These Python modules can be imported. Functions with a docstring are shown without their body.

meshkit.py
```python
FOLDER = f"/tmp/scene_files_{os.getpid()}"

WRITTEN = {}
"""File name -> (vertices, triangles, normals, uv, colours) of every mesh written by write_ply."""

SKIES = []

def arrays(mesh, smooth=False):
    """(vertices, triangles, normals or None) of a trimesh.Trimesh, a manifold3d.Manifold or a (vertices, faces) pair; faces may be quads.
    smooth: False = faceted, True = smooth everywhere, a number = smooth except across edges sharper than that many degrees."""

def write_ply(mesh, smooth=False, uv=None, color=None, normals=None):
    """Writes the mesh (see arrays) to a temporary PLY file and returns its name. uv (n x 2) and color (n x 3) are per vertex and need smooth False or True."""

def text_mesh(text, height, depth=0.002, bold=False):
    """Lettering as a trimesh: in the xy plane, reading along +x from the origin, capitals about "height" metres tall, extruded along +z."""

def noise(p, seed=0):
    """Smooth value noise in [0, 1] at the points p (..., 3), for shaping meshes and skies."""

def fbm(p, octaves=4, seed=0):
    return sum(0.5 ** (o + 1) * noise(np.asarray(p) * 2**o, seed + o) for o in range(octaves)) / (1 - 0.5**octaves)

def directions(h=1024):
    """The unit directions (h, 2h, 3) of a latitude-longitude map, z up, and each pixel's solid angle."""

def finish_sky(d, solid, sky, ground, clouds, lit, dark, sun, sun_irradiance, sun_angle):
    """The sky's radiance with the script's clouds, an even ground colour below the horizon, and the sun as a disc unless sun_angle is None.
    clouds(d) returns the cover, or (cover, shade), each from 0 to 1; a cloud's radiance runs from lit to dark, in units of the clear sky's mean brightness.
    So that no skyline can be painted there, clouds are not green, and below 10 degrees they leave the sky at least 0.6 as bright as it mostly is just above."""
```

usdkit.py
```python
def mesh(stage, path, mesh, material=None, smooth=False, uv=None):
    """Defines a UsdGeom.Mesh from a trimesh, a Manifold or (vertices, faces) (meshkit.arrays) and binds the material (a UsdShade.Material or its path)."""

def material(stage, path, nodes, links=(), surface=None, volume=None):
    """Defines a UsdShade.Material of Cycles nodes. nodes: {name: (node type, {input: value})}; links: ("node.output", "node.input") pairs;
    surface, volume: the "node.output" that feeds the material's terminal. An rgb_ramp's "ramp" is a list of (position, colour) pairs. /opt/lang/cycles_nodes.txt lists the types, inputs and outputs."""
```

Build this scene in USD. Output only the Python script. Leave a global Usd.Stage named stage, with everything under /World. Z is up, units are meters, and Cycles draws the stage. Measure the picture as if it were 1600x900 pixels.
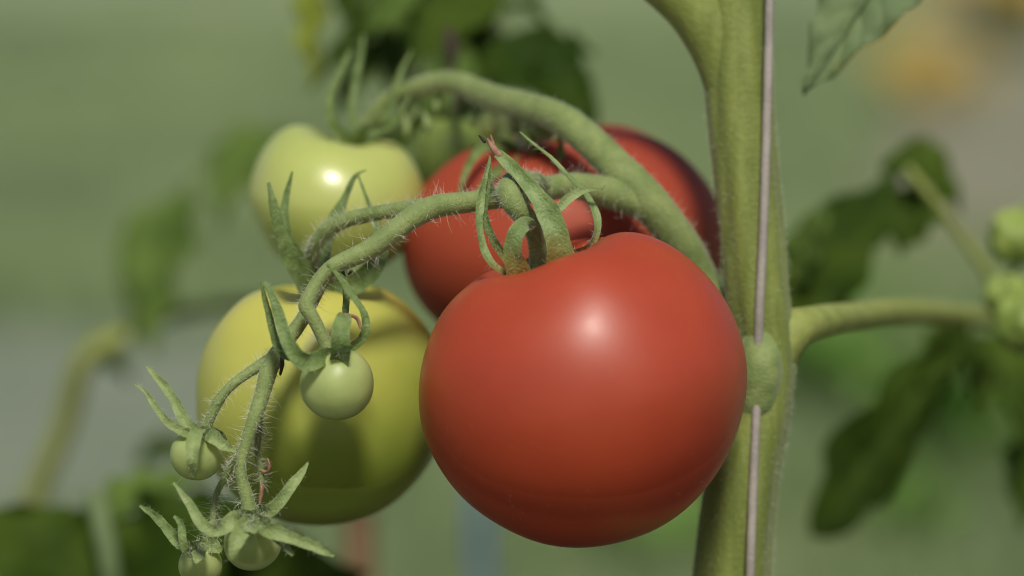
import math, random
import numpy as np, trimesh, usdkit, meshkit
from pxr import Usd, UsdGeom, UsdLux, UsdShade, Gf, Sdf, Vt

stage = Usd.Stage.CreateInMemory()
UsdGeom.SetStageUpAxis(stage, 'Z'); UsdGeom.SetStageMetersPerUnit(stage, 1.0)
UsdGeom.Xform.Define(stage, '/World'); UsdGeom.Scope.Define(stage, '/World/Looks')
T = Sdf.ValueTypeNames
W = '/World/'

# ------------------------------------------------------------------ camera
D0, PITCH, HALF = 0.68, math.radians(9.0), 0.18          # focus distance, downward tilt, half width per metre of depth
FWD = np.array([0, math.cos(PITCH), -math.sin(PITCH)]); UP = np.array([0, math.sin(PITCH), math.cos(PITCH)]); RIGHT = np.array([1.0, 0, 0])
CAM = np.array([0, 0, 0.55]) - D0 * FWD
cam = UsdGeom.Camera.Define(stage, W + 'camera')
cam.AddTranslateOp().Set(Gf.Vec3d(*CAM)); cam.AddRotateXOp().Set(90 - math.degrees(PITCH))
cam.CreateHorizontalApertureAttr(36.0); cam.CreateVerticalApertureAttr(20.25); cam.CreateFocalLengthAttr(100.0)
cam.CreateFStopAttr(4.6); cam.CreateFocusDistanceAttr(D0 - 0.004); cam.CreateClippingRangeAttr(Gf.Vec2f(0.02, 200))
cam.CreateExposureAttr(0.0)

# ------------------------------------------------------------------ sky and sun
SUN = 0.05 * RIGHT + 0.67 * UP - 0.71 * FWD
SUN = SUN / np.linalg.norm(SUN)
elev, rot = math.asin(SUN[2]), math.atan2(SUN[0], SUN[1])
sky = usdkit.material(stage, W + 'Looks/sky', {
    's': ('sky_texture', {'sky_type': 'single_scattering', 'sun_disc': False, 'sun_elevation': elev, 'sun_rotation': rot, 'aerosol_density': 2.0}),
    'b': ('background_shader', {'strength': 0.066})}, [('s.color', 'b.color')], surface='b.background')
dome = UsdLux.DomeLight.Define(stage, W + 'sky'); UsdShade.MaterialBindingAPI.Apply(dome.GetPrim()).Bind(sky)
sun = UsdLux.DistantLight.Define(stage, W + 'sun')
sun.CreateNormalizeAttr(True); sun.CreateIntensityAttr(0.95); sun.CreateAngleAttr(11.0); sun.CreateColorAttr(Gf.Vec3f(1.0, 0.94, 0.83))
q = Gf.Rotation(Gf.Vec3d(0, 0, 1), Gf.Vec3d(*SUN)).GetQuat()
sun.AddOrientOp().Set(Gf.Quatf(q))


# ------------------------------------------------------------------ helpers
def P(px, py, dz=0.0):
    """A point of the place: seen at px, py of the photograph and dz centimetres beyond the plane of focus."""
    d = D0 + dz / 100.0
    return CAM + FWD * d + RIGHT * ((px - 800) / 800 * HALF * d) + UP * ((450 - py) / 800 * HALF * d)

def S(px, dz=0.0):
    return px / 800 * HALF * (D0 + dz / 100.0)

USED = {}
def numbered(path):
    n = USED.get(path, 0); USED[path] = n + 1
    return path if n == 0 else f'{path}_{n:03d}'

ORIGIN = {}
def thing(name, label, cat, loc, group=None):
    path = numbered(W + name)
    x = UsdGeom.Xform.Define(stage, path); x.AddTranslateOp().Set(Gf.Vec3d(*map(float, loc)))
    p = x.GetPrim(); p.SetCustomDataByKey('label', label); p.SetCustomDataByKey('category', cat)
    if group: p.SetCustomDataByKey('group', group)
    ORIGIN[path] = np.array(loc, float)
    return path

def part(parent, name, mesh, mat, label=None, smooth=True, kind=None, tone=None):
    path = numbered(f'{parent}/{name}')
    o = ORIGIN[parent]; ORIGIN[path] = o
    v, f = mesh if isinstance(mesh, tuple) else (mesh.vertices, mesh.faces)
    m = usdkit.mesh(stage, path, trimesh.Trimesh(np.asarray(v) - o, f, process=False), MAT[mat], smooth=smooth)
    if label: m.GetPrim().SetCustomDataByKey('label', label)
    if kind: m.GetPrim().SetCustomDataByKey('kind', kind)
    if tone is not None:
        UsdGeom.PrimvarsAPI(m).CreatePrimvar('tone', T.FloatArray, 'vertex').Set(Vt.FloatArray.FromNumpy(np.asarray(tone, np.float32)))
    return path

def setting(name, mesh, mat, smooth=False, kind='structure', label=None, cat=None):
    path = numbered(W + name); v, f = mesh
    m = usdkit.mesh(stage, path, trimesh.Trimesh(v, f, process=False), MAT[mat], smooth=smooth)
    p = m.GetPrim(); p.SetCustomDataByKey('kind', kind)
    if label: p.SetCustomDataByKey('label', label)
    if cat: p.SetCustomDataByKey('category', cat)
    ORIGIN[path] = np.zeros(3)
    return path

def curves(parent, name, strands, widths, mat):
    """strands: list of (k,3) arrays; widths: root and tip width."""
    path = numbered(f'{parent}/{name}'); o = ORIGIN[parent]
    c = UsdGeom.BasisCurves.Define(stage, path)
    c.CreateTypeAttr('linear'); c.CreateWrapAttr('nonperiodic')
    k = len(strands[0])
    c.CreateCurveVertexCountsAttr(Vt.IntArray([k] * len(strands)))
    c.CreatePointsAttr(Vt.Vec3fArray.FromNumpy((np.concatenate(strands) - o).astype(np.float32)))
    w = np.tile(np.linspace(widths[0], widths[1], k), len(strands)).astype(np.float32)
    c.CreateWidthsAttr(Vt.FloatArray.FromNumpy(w)); c.SetWidthsInterpolation('vertex')
    UsdShade.MaterialBindingAPI.Apply(c.GetPrim()).Bind(MAT[mat])
    c.GetPrim().SetCustomDataByKey('kind', 'stuff')
    return path

def spline(pts, n):
    pts = np.asarray(pts, float)
    if len(pts) == 2:
        t = np.linspace(0, 1, n)[:, None]; return pts[0] * (1 - t) + pts[1] * t
    d = np.r_[0, np.cumsum(np.linalg.norm(np.diff(pts[:, :3], axis=0), axis=1) ** 0.6 + 1e-9)]
    from scipy.interpolate import PchipInterpolator, CubicSpline
    u = np.linspace(0, d[-1], n)
    out = CubicSpline(d, pts, bc_type='natural')(u)
    if pts.shape[1] > 3:
        out[:, 3:] = PchipInterpolator(d, pts[:, 3:])(u)
    return out

def frames(c, hint=None):
    t = np.gradient(c, axis=0); t /= np.linalg.norm(t, axis=1, keepdims=True) + 1e-12
    nrm = np.zeros_like(c)
    if hint is not None:
        h = np.asarray(hint, float)
        h = np.tile(h, (len(c), 1)) if h.ndim == 1 else h
        nrm = h - (h * t).sum(1, keepdims=True) * t
        nrm /= np.linalg.norm(nrm, axis=1, keepdims=True) + 1e-9
        for i in range(1, len(c)):                      # keep the frame steady where the hint turns along the strip
            if nrm[i] @ nrm[i - 1] < 0.2:
                v = nrm[i - 1] - (nrm[i - 1] @ t[i]) * t[i]; nrm[i] = v / (np.linalg.norm(v) + 1e-9)
    else:
        v = np.cross(t[0], [0.3, 0.9, 0.2]); v /= np.linalg.norm(v); nrm[0] = v
        for i in range(1, len(c)):
            v = nrm[i - 1] - (nrm[i - 1] @ t[i]) * t[i]; nrm[i] = v / np.linalg.norm(v)
    return t, nrm, np.cross(t, nrm)

def loft(rings):
    n, k = rings.shape[:2]
    v = rings.reshape(-1, 3)
    i, j = np.meshgrid(np.arange(n - 1), np.arange(k), indexing='ij')
    a, b = (i * k + j).ravel(), (i * k + (j + 1) % k).ravel()
    f = np.vstack([np.c_[a, b, b + k], np.c_[a, b + k, a + k]])
    c0, c1 = len(v), len(v) + 1
    v = np.vstack([v, rings[0].mean(0), rings[-1].mean(0)])
    j = np.arange(k); e = (n - 1) * k
    f = np.vstack([f, np.c_[np.full(k, c0), (j + 1) % k, j], np.c_[np.full(k, c1), e + j, e + (j + 1) % k]])
    return v, f

def tube(pts, n=60, k=18, seed=0, bump=0.05, ridge=None, cap=True, bs=1.2):
    """pts: (px, py, dz, width px) of a stalk's middle line; its section is round (or as ridge(phi) says) with uneven girth."""
    p = np.array([[*P(a, b, c), S(w, c) / 2] for a, b, c, w in pts])
    q = spline(p, n); c, r = q[:, :3], np.maximum(q[:, 3], 1e-5)
    return tube3(c, r, k, seed, bump, ridge, cap, bs)

def tube3(c, r, k=18, seed=0, bump=0.05, ridge=None, cap=True, bs=1.2):
    if cap:                                              # rounded ends
        t = np.gradient(c, axis=0); t /= np.linalg.norm(t, axis=1, keepdims=True)
        a = np.linspace(0, math.pi / 2, 5)[:-1]
        c0 = [c[0] - t[0] * r[0] * math.cos(x) for x in a]; r0 = [max(r[0] * math.sin(x), 1e-6) for x in a]
        c1 = [c[-1] + t[-1] * r[-1] * math.cos(x) for x in a[::-1]]; r1 = [max(r[-1] * math.sin(x), 1e-6) for x in a[::-1]]
        c = np.vstack([c0, c, c1]); r = np.r_[r0, r, r1]
    t, a, b = frames(c)
    ph = np.arange(k) / k * 2 * math.pi
    rr = r[:, None] * (1 if ridge is None else ridge(ph)[None, :])
    dirs = a[:, None] * np.cos(ph)[None, :, None] + b[:, None] * np.sin(ph)[None, :, None]
    v = c[:, None] + dirs * rr[..., None]
    s = bs / max(r.mean(), 1e-6)
    nz = meshkit.fbm(v * s, 3, seed) - 0.5
    v = v + dirs * (nz * 2 * bump * rr)[..., None]
    return loft(v)

def strip(pts, thick=4.0, fold=0.42, n=64, hint=None, seed=0, wob=0.10, roll=0.0):
    """A sepal: (px, py, dz, width px) along its middle, gutter-shaped in section, thicker in the middle."""
    p = np.array([[*P(a, b, c), S(w, c) / 2] for a, b, c, w in pts])
    q = spline(p, n); c, r = q[:, :3], np.maximum(q[:, 3], 4e-5)
    t, nr, bi = frames(c, -FWD if hint is None else hint)
    if roll:
        nr, bi = nr * math.cos(roll) + bi * math.sin(roll), bi * math.cos(roll) - nr * math.sin(roll)
    r = r * (1 + wob * 2 * (meshkit.fbm(np.c_[np.linspace(0, 9, n), np.full(n, seed * 3.1), np.zeros(n)], 3, seed) - 0.5))
    u = np.linspace(-1, 1, 9)
    th = S(thick) / 2 * np.minimum(1, r / S(5))[:, None]
    crest = (1 - u ** 2) ** 0.9
    wav = 0.12 * np.sin(np.linspace(0, 17 + seed, n))[:, None] * u[None]
    up = fold * (np.abs(u) ** 1.6)[None] * r[:, None] + th * (0.12 + 0.88 * crest)[None] * 0.5 + wav * r[:, None]
    dn = fold * (np.abs(u) ** 1.6)[None] * r[:, None] - th * (0.12 + 1.2 * crest + 0.9 * np.exp(-(u / 0.14) ** 2))[None] + wav * r[:, None]
    top = c[:, None] + bi[:, None] * (u[None] * r[:, None])[..., None] + nr[:, None] * up[..., None]
    bot = c[:, None] + bi[:, None] * (u[None] * r[:, None])[..., None] + nr[:, None] * dn[..., None]
    rough = lambda x, k: nr[:, None] * (S(2.6) * (meshkit.fbm(x * 700, 3, seed + k) - 0.5))[..., None] + bi[:, None] * (S(1.6) * (meshkit.fbm(x * 500, 2, seed + 9 + k) - 0.5))[..., None]
    return loft(np.concatenate([top + rough(top, 0), (bot + rough(bot, 0))[:, ::-1]], axis=1))

def hairs_on(mesh, count, length, seed, spread=0.35, lo=0.35):
    v, f = np.asarray(mesh[0]), np.asarray(mesh[1])
    rng = np.random.default_rng(seed)
    e1, e2 = v[f[:, 1]] - v[f[:, 0]], v[f[:, 2]] - v[f[:, 0]]
    cr = np.cross(e1, e2); ar = np.linalg.norm(cr, axis=1); nn = cr / (ar[:, None] + 1e-20)
    i = rng.choice(len(f), count, p=ar / ar.sum())
    a, b = rng.random(count), rng.random(count); s = a + b > 1; a[s], b[s] = 1 - a[s], 1 - b[s]
    p = v[f[i, 0]] + e1[i] * a[:, None] + e2[i] * b[:, None]
    d = nn[i] + spread * rng.normal(size=(count, 3)); d /= np.linalg.norm(d, axis=1, keepdims=True)
    ln = length * (lo + (1 - lo) * rng.random(count) ** 1.6)
    bend = spread * 0.8 * rng.normal(size=(count, 3))
    out = []
    for s in (0, 0.33, 0.66, 1.0):
        out.append(p + d * (ln * s)[:, None] + bend * (ln * s * s)[:, None])
    return list(np.stack(out, 1))

def tomato(center, a, b, axis, dimple=(0.2, 0.32), lobes=(5, 0.03, 0.0), low=1.0, depth=None, seed=0, nu=160, nv=110, lift=None, noise=0.02, saddle=0.0):
    """A fruit about centre: girth radius a, half height b along axis, a dimple (depth, width) at the stalk end."""
    th = np.linspace(0, math.pi, nv)[:, None]; ph = (np.arange(nu) / nu * 2 * math.pi)[None]
    rho = np.sin(th) ** 0.94 * np.ones_like(ph)
    z = np.cos(th) * np.ones_like(ph)
    z = np.sign(z) * np.abs(z) ** 0.98
    topw = np.clip(np.cos(th), 0, 1); botw = np.clip(-np.cos(th), 0, 1)
    n, amp, p0 = lobes
    lob = np.cos(n * ph + p0) + 0.5 * np.cos((n - 2) * ph + 1.3 * p0 + 1)
    rho = rho * (1 + amp * lob * np.sin(th) * (0.35 + 0.65 * topw)) * (1 - (1 - low) * botw ** 1.2)
    z = z + amp * 1.4 * lob * topw * np.sin(th)
    if lift is not None:
        z = z + lift[0] * np.cos(ph - lift[1]) * topw ** 0.7 * rho
    z = z + saddle * np.cos(2 * ph) * np.clip(topw, 0, 1) ** 0.8 * np.minimum(rho * 1.6, 1)
    z = z - dimple[0] * np.exp(-(rho / dimple[1]) ** 2) * (th < 1.5)
    z = z + 0.025 * np.exp(-(rho / 0.12) ** 2) * (th > 1.6)
    ax = np.asarray(axis, float); ax /= np.linalg.norm(ax)
    ex = RIGHT - (RIGHT @ ax) * ax; ex /= np.linalg.norm(ex); ey = np.cross(ax, ex)
    x = rho * np.cos(ph); y = rho * np.sin(ph)
    d = 1 + noise * (meshkit.fbm(np.stack([x, y, z], -1) * 1.3 + 7, 2, seed) - 0.5) * 2
    c = np.asarray(center)
    v = c + (x * d * a)[..., None] * ex + (y * d * (depth or a))[..., None] * ey + (z * d * b)[..., None] * ax
    return loft(v[:, ::-1])

def leaflet(p0, p1, width, normal, curl=0.15, fold=0.25, lobes=4, lobe=0.16, seed=0, thick=0.0004, n=26, m=7, vein=0.0008, twist=0.0, tipw=0.0):
    """A tomato leaflet from its base p0 to its tip p1: toothed edge, sunk veins, arched, with thickness."""
    p0, p1 = np.asarray(p0, float), np.asarray(p1, float)
    L = np.linalg.norm(p1 - p0); ex = (p1 - p0) / L
    nz = np.asarray(normal, float); nz = nz - (nz @ ex) * ex; nz /= np.linalg.norm(nz); ey = np.cross(nz, ex)
    rng = np.random.default_rng(seed)
    t = np.linspace(0, 1, n)[:, None]; s = np.linspace(-1, 1, 2 * m + 1)[None]
    w = width / 2 * (np.sin(math.pi * t ** 0.72) ** 0.85 * (1 - 0.35 * t) * 1.25 + 0.004 + tipw * t * np.sqrt(1 - t) * 0.8)
    teeth = [1 + lobe * (np.abs(((t * lobes + rng.random() * 0.4) % 1) - 0.25) * -1.6 + 0.4) + 0.10 * (meshkit.fbm(np.c_[t[:, 0] * 6, np.full(n, k * 9.0 + seed), np.zeros(n)], 2, seed)[:, None] - 0.5) for k in (0, 1)]
    edge = np.where(s < 0, teeth[0], teeth[1])
    y = s * w * (1 + (edge - 1) * np.abs(s) ** 1.5)
    x = L * (t + 0.10 * np.abs(s) * (w / L) * (1 - t))
    vv = np.abs(((t * 7 - np.abs(s) * 1.6) % 1) - 0.5) * 2
    z = -curl * L * (t - 0.4) ** 2 * 1.5 + fold * np.abs(y) - vein * (1 - vv) ** 3 * (np.abs(s) < 0.93) - vein * 1.5 * np.exp(-(s / 0.09) ** 2)
    z = z + 0.06 * L * (meshkit.fbm(np.stack([x * 45 + seed, y * 45, 0 * x], -1), 2, seed + 3) - 0.5) + 0.10 * width * np.abs(s) ** 3 * np.sin(t * lobes * 6.3 + seed)
    a = twist * t; y, z = y * np.cos(a) - z * np.sin(a), y * np.sin(a) + z * np.cos(a)
    v = p0 + x[..., None] * ex + y[..., None] * ey + z[..., None] * nz
    k = 2 * m + 1
    gx, gy = np.gradient(v, axis=0), np.gradient(v, axis=1)
    nr = np.cross(gx, gy); nr /= np.linalg.norm(nr, axis=-1, keepdims=True) + 1e-12
    rings = np.concatenate([v + nr * thick / 2, (v - nr * thick / 2)[:, ::-1]], axis=1)
    return loft(rings)


# ------------------------------------------------------------------ materials
MAT = {}
def mat(name, c1, c2, scale=60, rough=0.5, bump=0.0, bscale=400, trans=0.0, spec=0.5, sss=0.0, sss_scale=0.004, coat=0.0, coat_rough=0.2, sheen=0.0, detail=4, stops=(0.35, 0.65), c3=None, sss_radius=(1, 0.4, 0.2), stretch=None, pores=None, rough_var=0.0):
    ramp = [(stops[0], c1), (stops[1], c2)] + ([(min(stops[1] + 0.12, 1.0), c3)] if c3 else [])
    nodes = {'g': ('geometry', {}), 'n': ('noise_texture', {'scale': scale, 'detail': detail, 'roughness': 0.55}),
             'r': ('rgb_ramp', {'ramp': ramp}),
             'p': ('principled_bsdf', {'roughness': rough, 'specular_ior_level': spec, 'subsurface_weight': sss, 'subsurface_scale': sss_scale, 'subsurface_radius': sss_radius,
                                       'coat_weight': coat, 'coat_roughness': coat_rough, 'sheen_weight': sheen, 'sheen_roughness': 0.4})}
    links = [('g.position', 'n.vector'), ('n.fac', 'r.fac'), ('r.color', 'p.base_color')]
    if bump:
        nodes['m'] = ('noise_texture', {'scale': bscale, 'detail': 3}); nodes['b'] = ('bump', {'distance': bump, 'strength': 1.0})
        links += [('g.position', 'm.vector'), ('m.fac', 'b.height'), ('b.normal', 'p.normal')]
    if stretch:                                          # streaks along the stem
        nodes['sm'] = ('mapping', {'scale': stretch}); links.remove(('g.position', 'n.vector')); links += [('g.position', 'sm.vector'), ('sm.vector', 'n.vector')]
    if pores:                                            # tiny pale lenticels in the skin
        nodes['v'] = ('voronoi_texture', {'scale': pores[0]}); nodes['vr'] = ('rgb_ramp', {'ramp': [(0.10, (1, 1, 1)), (0.24, (0, 0, 0))]})
        nodes['vw'] = ('noise_texture', {'scale': 60, 'detail': 2}); nodes['vm'] = ('math', {'math_type': 'multiply'})
        nodes['vk'] = ('math', {'math_type': 'multiply', 'value2': pores[2]}); nodes['vx'] = ('mix', {'mix_type': 'mix', 'color2': pores[1]})
        links.remove(('r.color', 'p.base_color'))
        links += [('g.position', 'v.vector'), ('v.distance', 'vr.fac'), ('g.position', 'vw.vector'), ('vr.color', 'vm.value1'), ('vw.fac', 'vm.value2'), ('vm.value', 'vk.value1'),
                  ('vk.value', 'vx.fac'), ('r.color', 'vx.color1'), ('vx.color', 'p.base_color')]
    if rough_var:                                        # dusty and polished patches
        nodes['rn'] = ('noise_texture', {'scale': 120, 'detail': 5, 'roughness': 0.65}); nodes['rm'] = ('math', {'math_type': 'multiply_add', 'value2': rough_var, 'value3': rough - rough_var / 2})
        links += [('g.position', 'rn.vector'), ('rn.fac', 'rm.value1'), ('rm.value', 'p.roughness')]
    surf = 'p.BSDF'
    if trans:
        nodes['t'] = ('translucent_bsdf', {}); nodes['x'] = ('mix_closure', {'fac': trans})
        nodes['tc'] = ('mix', {'mix_type': 'multiply', 'fac': 1.0, 'color2': (1.5, 1.5, 0.55)})
        links += [('r.color', 'tc.color1'), ('tc.color', 't.color'), ('p.BSDF', 'x.closure1'), ('t.BSDF', 'x.closure2')]; surf = 'x.closure'
    MAT[name] = usdkit.material(stage, W + 'Looks/' + name, nodes, links, surface=surf)

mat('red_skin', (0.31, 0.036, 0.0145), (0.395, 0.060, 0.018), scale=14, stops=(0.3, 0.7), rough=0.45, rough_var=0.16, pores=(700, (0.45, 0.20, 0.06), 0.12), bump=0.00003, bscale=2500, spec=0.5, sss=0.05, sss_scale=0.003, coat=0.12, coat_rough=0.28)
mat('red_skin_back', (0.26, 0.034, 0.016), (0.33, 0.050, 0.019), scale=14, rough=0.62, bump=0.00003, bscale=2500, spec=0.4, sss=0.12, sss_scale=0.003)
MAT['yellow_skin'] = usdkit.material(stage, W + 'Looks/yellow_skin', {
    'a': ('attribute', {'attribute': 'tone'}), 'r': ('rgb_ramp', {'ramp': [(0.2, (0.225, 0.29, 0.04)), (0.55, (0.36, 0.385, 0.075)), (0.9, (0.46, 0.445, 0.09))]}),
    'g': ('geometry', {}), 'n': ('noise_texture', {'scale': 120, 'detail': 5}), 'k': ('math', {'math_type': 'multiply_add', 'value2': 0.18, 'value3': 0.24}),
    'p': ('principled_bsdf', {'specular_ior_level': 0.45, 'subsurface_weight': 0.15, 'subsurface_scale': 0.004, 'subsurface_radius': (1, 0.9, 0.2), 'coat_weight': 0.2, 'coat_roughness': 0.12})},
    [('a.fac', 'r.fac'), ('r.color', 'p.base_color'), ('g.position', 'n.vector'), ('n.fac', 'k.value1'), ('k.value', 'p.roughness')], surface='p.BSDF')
mat('green_skin', (0.33, 0.40, 0.10), (0.42, 0.45, 0.14), scale=18, rough=0.33, rough_var=0.15, bump=0.00002, bscale=2500, spec=0.45, sss=0.25, sss_scale=0.005, coat=0.2, coat_rough=0.15, sss_radius=(1, 0.9, 0.3))
mat('small_skin', (0.27, 0.34, 0.11), (0.35, 0.41, 0.15), scale=90, rough=0.42, bump=0.00003, bscale=2500, spec=0.4, sss=0.3, sss_scale=0.003, sss_radius=(1, 0.9, 0.3))
mat('unripe_skin', (0.15, 0.22, 0.045), (0.24, 0.31, 0.07), scale=90, rough=0.5, spec=0.3)
mat('stalk', (0.145, 0.20, 0.062), (0.215, 0.27, 0.095), scale=200, detail=4, rough=0.6, bump=0.0003, bscale=1500, spec=0.25, sheen=0.25, sss=0.1, sss_scale=0.002)
mat('sepal', (0.095, 0.155, 0.037), (0.19, 0.26, 0.085), scale=300, detail=4, rough=0.55, bump=0.0003, bscale=1500, spec=0.3, trans=0.12, sheen=0.15)
mat('sepal_pale', (0.175, 0.245, 0.08), (0.265, 0.335, 0.125), scale=300, detail=4, rough=0.55, bump=0.0003, bscale=1500, spec=0.3, trans=0.12)
mat('stem', (0.125, 0.16, 0.032), (0.205, 0.24, 0.06), scale=260, stretch=(1, 1, 0.06), stops=(0.3, 0.7), rough=0.6, bump=0.0003, bscale=700, spec=0.25, sheen=0.15, sss=0.1, sss_scale=0.003)
mat('stem_pale', (0.19, 0.225, 0.055), (0.27, 0.30, 0.085), scale=200, rough=0.6, bump=0.0002, bscale=700, spec=0.25, sss=0.1, sss_scale=0.003)
mat('leaf', (0.022, 0.050, 0.004), (0.07, 0.115, 0.012), scale=40, rough=0.7, bump=0.0002, bscale=700, trans=0.3, spec=0.12)
mat('leaf_mid', (0.065, 0.12, 0.022), (0.13, 0.20, 0.04), scale=60, rough=0.7, trans=0.3, spec=0.15)
mat('leaf_pale', (0.13, 0.19, 0.085), (0.18, 0.24, 0.11), scale=90, rough=0.7, bump=0.0002, bscale=700, trans=0.25, spec=0.2, c3=(0.27, 0.34, 0.06), stops=(0.35, 0.62))
mat('leaf_yellow', (0.20, 0.25, 0.03), (0.27, 0.32, 0.05), scale=90, rough=0.7, trans=0.35, spec=0.2)
mat('dry', (0.20, 0.10, 0.06), (0.34, 0.19, 0.12), scale=500, rough=0.8)
mat('dead', (0.02, 0.014, 0.008), (0.05, 0.03, 0.015), scale=500, rough=0.8)
mat('hair', (0.50, 0.53, 0.40), (0.60, 0.62, 0.50), rough=0.4)
mat('cane', (0.24, 0.215, 0.19), (0.32, 0.29, 0.255), scale=120, rough=0.7, bump=0.0002, bscale=900)
mat('wood', (0.05, 0.03, 0.015), (0.30, 0.18, 0.09), scale=30, rough=0.8)
mat('blue_plastic', (0.06, 0.11, 0.22), (0.08, 0.14, 0.25), rough=0.6)
mat('turquoise_plastic', (0.22, 0.42, 0.36), (0.26, 0.46, 0.40), rough=0.4)
mat('added_bed_soil', (0.02, 0.015, 0.01), (0.05, 0.036, 0.024), scale=25, rough=0.95, detail=8, spec=0.1)
mat('soil_grass', (0.14, 0.19, 0.105), (0.24, 0.30, 0.15), scale=1.5, rough=0.9, detail=3, c3=(0.265, 0.275, 0.15), spec=0.2, stops=(0.38, 0.56))
mat('grass', (0.15, 0.21, 0.10), (0.25, 0.315, 0.155), scale=1.5, rough=0.7, trans=0.2, spec=0.3)
mat('path', (0.15, 0.185, 0.125), (0.205, 0.235, 0.175), scale=6, rough=0.9, detail=6, spec=0.2)
mat('earth', (0.17, 0.18, 0.12), (0.245, 0.235, 0.16), scale=5, rough=0.9, detail=6, spec=0.2)
mat('weed', (0.11, 0.23, 0.04), (0.19, 0.33, 0.07), scale=30, rough=0.7, trans=0.3, spec=0.15)
mat('petal', (0.42, 0.31, 0.09), (0.52, 0.40, 0.12), scale=30, rough=0.7, trans=0.3, spec=0.1)
MAT['sepal_ripe'] = usdkit.material(stage, W + 'Looks/sepal_ripe', {
    'g': ('geometry', {}), 'n': ('noise_texture', {'scale': 260, 'detail': 4}), 'a': ('attribute', {'attribute': 'tone'}),
    'r1': ('rgb_ramp', {'ramp': [(0.3, (0.095, 0.155, 0.037)), (0.7, (0.195, 0.265, 0.09))]}),
    'k': ('math', {'math_type': 'multiply_add', 'value2': 0.22, 'value3': -0.11}), 's': ('math', {'math_type': 'add'}),
    'r2': ('rgb_ramp', {'ramp': [(0.10, (1, 1, 1)), (0.36, (0, 0, 0))]}),
    'x': ('mix', {'mix_type': 'mix', 'color2': (0.19, 0.115, 0.015)}),
    'p': ('principled_bsdf', {'roughness': 0.5, 'specular_ior_level': 0.35, 'sheen_weight': 0.15}),
    'm': ('noise_texture', {'scale': 1500, 'detail': 3}), 'b': ('bump', {'distance': 0.0003})},
    [('g.position', 'n.vector'), ('n.fac', 'r1.fac'), ('n.fac', 'k.value1'), ('k.value', 's.value1'), ('a.fac', 's.value2'), ('s.value', 'r2.fac'),
     ('r1.color', 'x.color1'), ('r2.color', 'x.fac'), ('x.color', 'p.base_color'), ('g.position', 'm.vector'), ('m.fac', 'b.height'), ('b.normal', 'p.normal')], surface='p.BSDF')

# ------------------------------------------------------------------ the ground
def ground_z(x, y):
    return 0.03 * (meshkit.fbm(np.stack([x * 0.7, y * 0.7, 0 * x], -1), 3, 5) - 0.5)

def sheet(x0, x1, y0, y1, nx, ny, dz=0.0):
    x, y = np.meshgrid(np.linspace(x0, x1, nx), np.linspace(y0, y1, ny))
    v = np.stack([x, y, ground_z(x, y) + dz], -1).reshape(-1, 3)
    i, j = np.meshgrid(np.arange(ny - 1), np.arange(nx - 1), indexing='ij'); a = (i * nx + j).ravel()
    return v, np.vstack([np.c_[a, a + 1, a + nx + 1], np.c_[a, a + nx + 1, a + nx]])

setting('lawn', sheet(-60, 60, -20, 150, 121, 171), 'soil_grass', smooth=True)

def added_soil_bed():  # unseen dark soil, added to cut bounce light on the fruit undersides
    v, f = sheet(-1.6, 1.6, -1.3, 1.0, 97, 71)
    w = np.clip(np.minimum.reduce([v[:, 0] + 1.6, 1.6 - v[:, 0], v[:, 1] + 1.3, 1.0 - v[:, 1]]) / 0.15, 0, 1)
    v[:, 2] += -0.03 + w * (0.06 + 0.05 * meshkit.fbm(v * 12, 3, 8))
    return v, f
setting('added_soil', added_soil_bed(), 'added_bed_soil', smooth=True)

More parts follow.
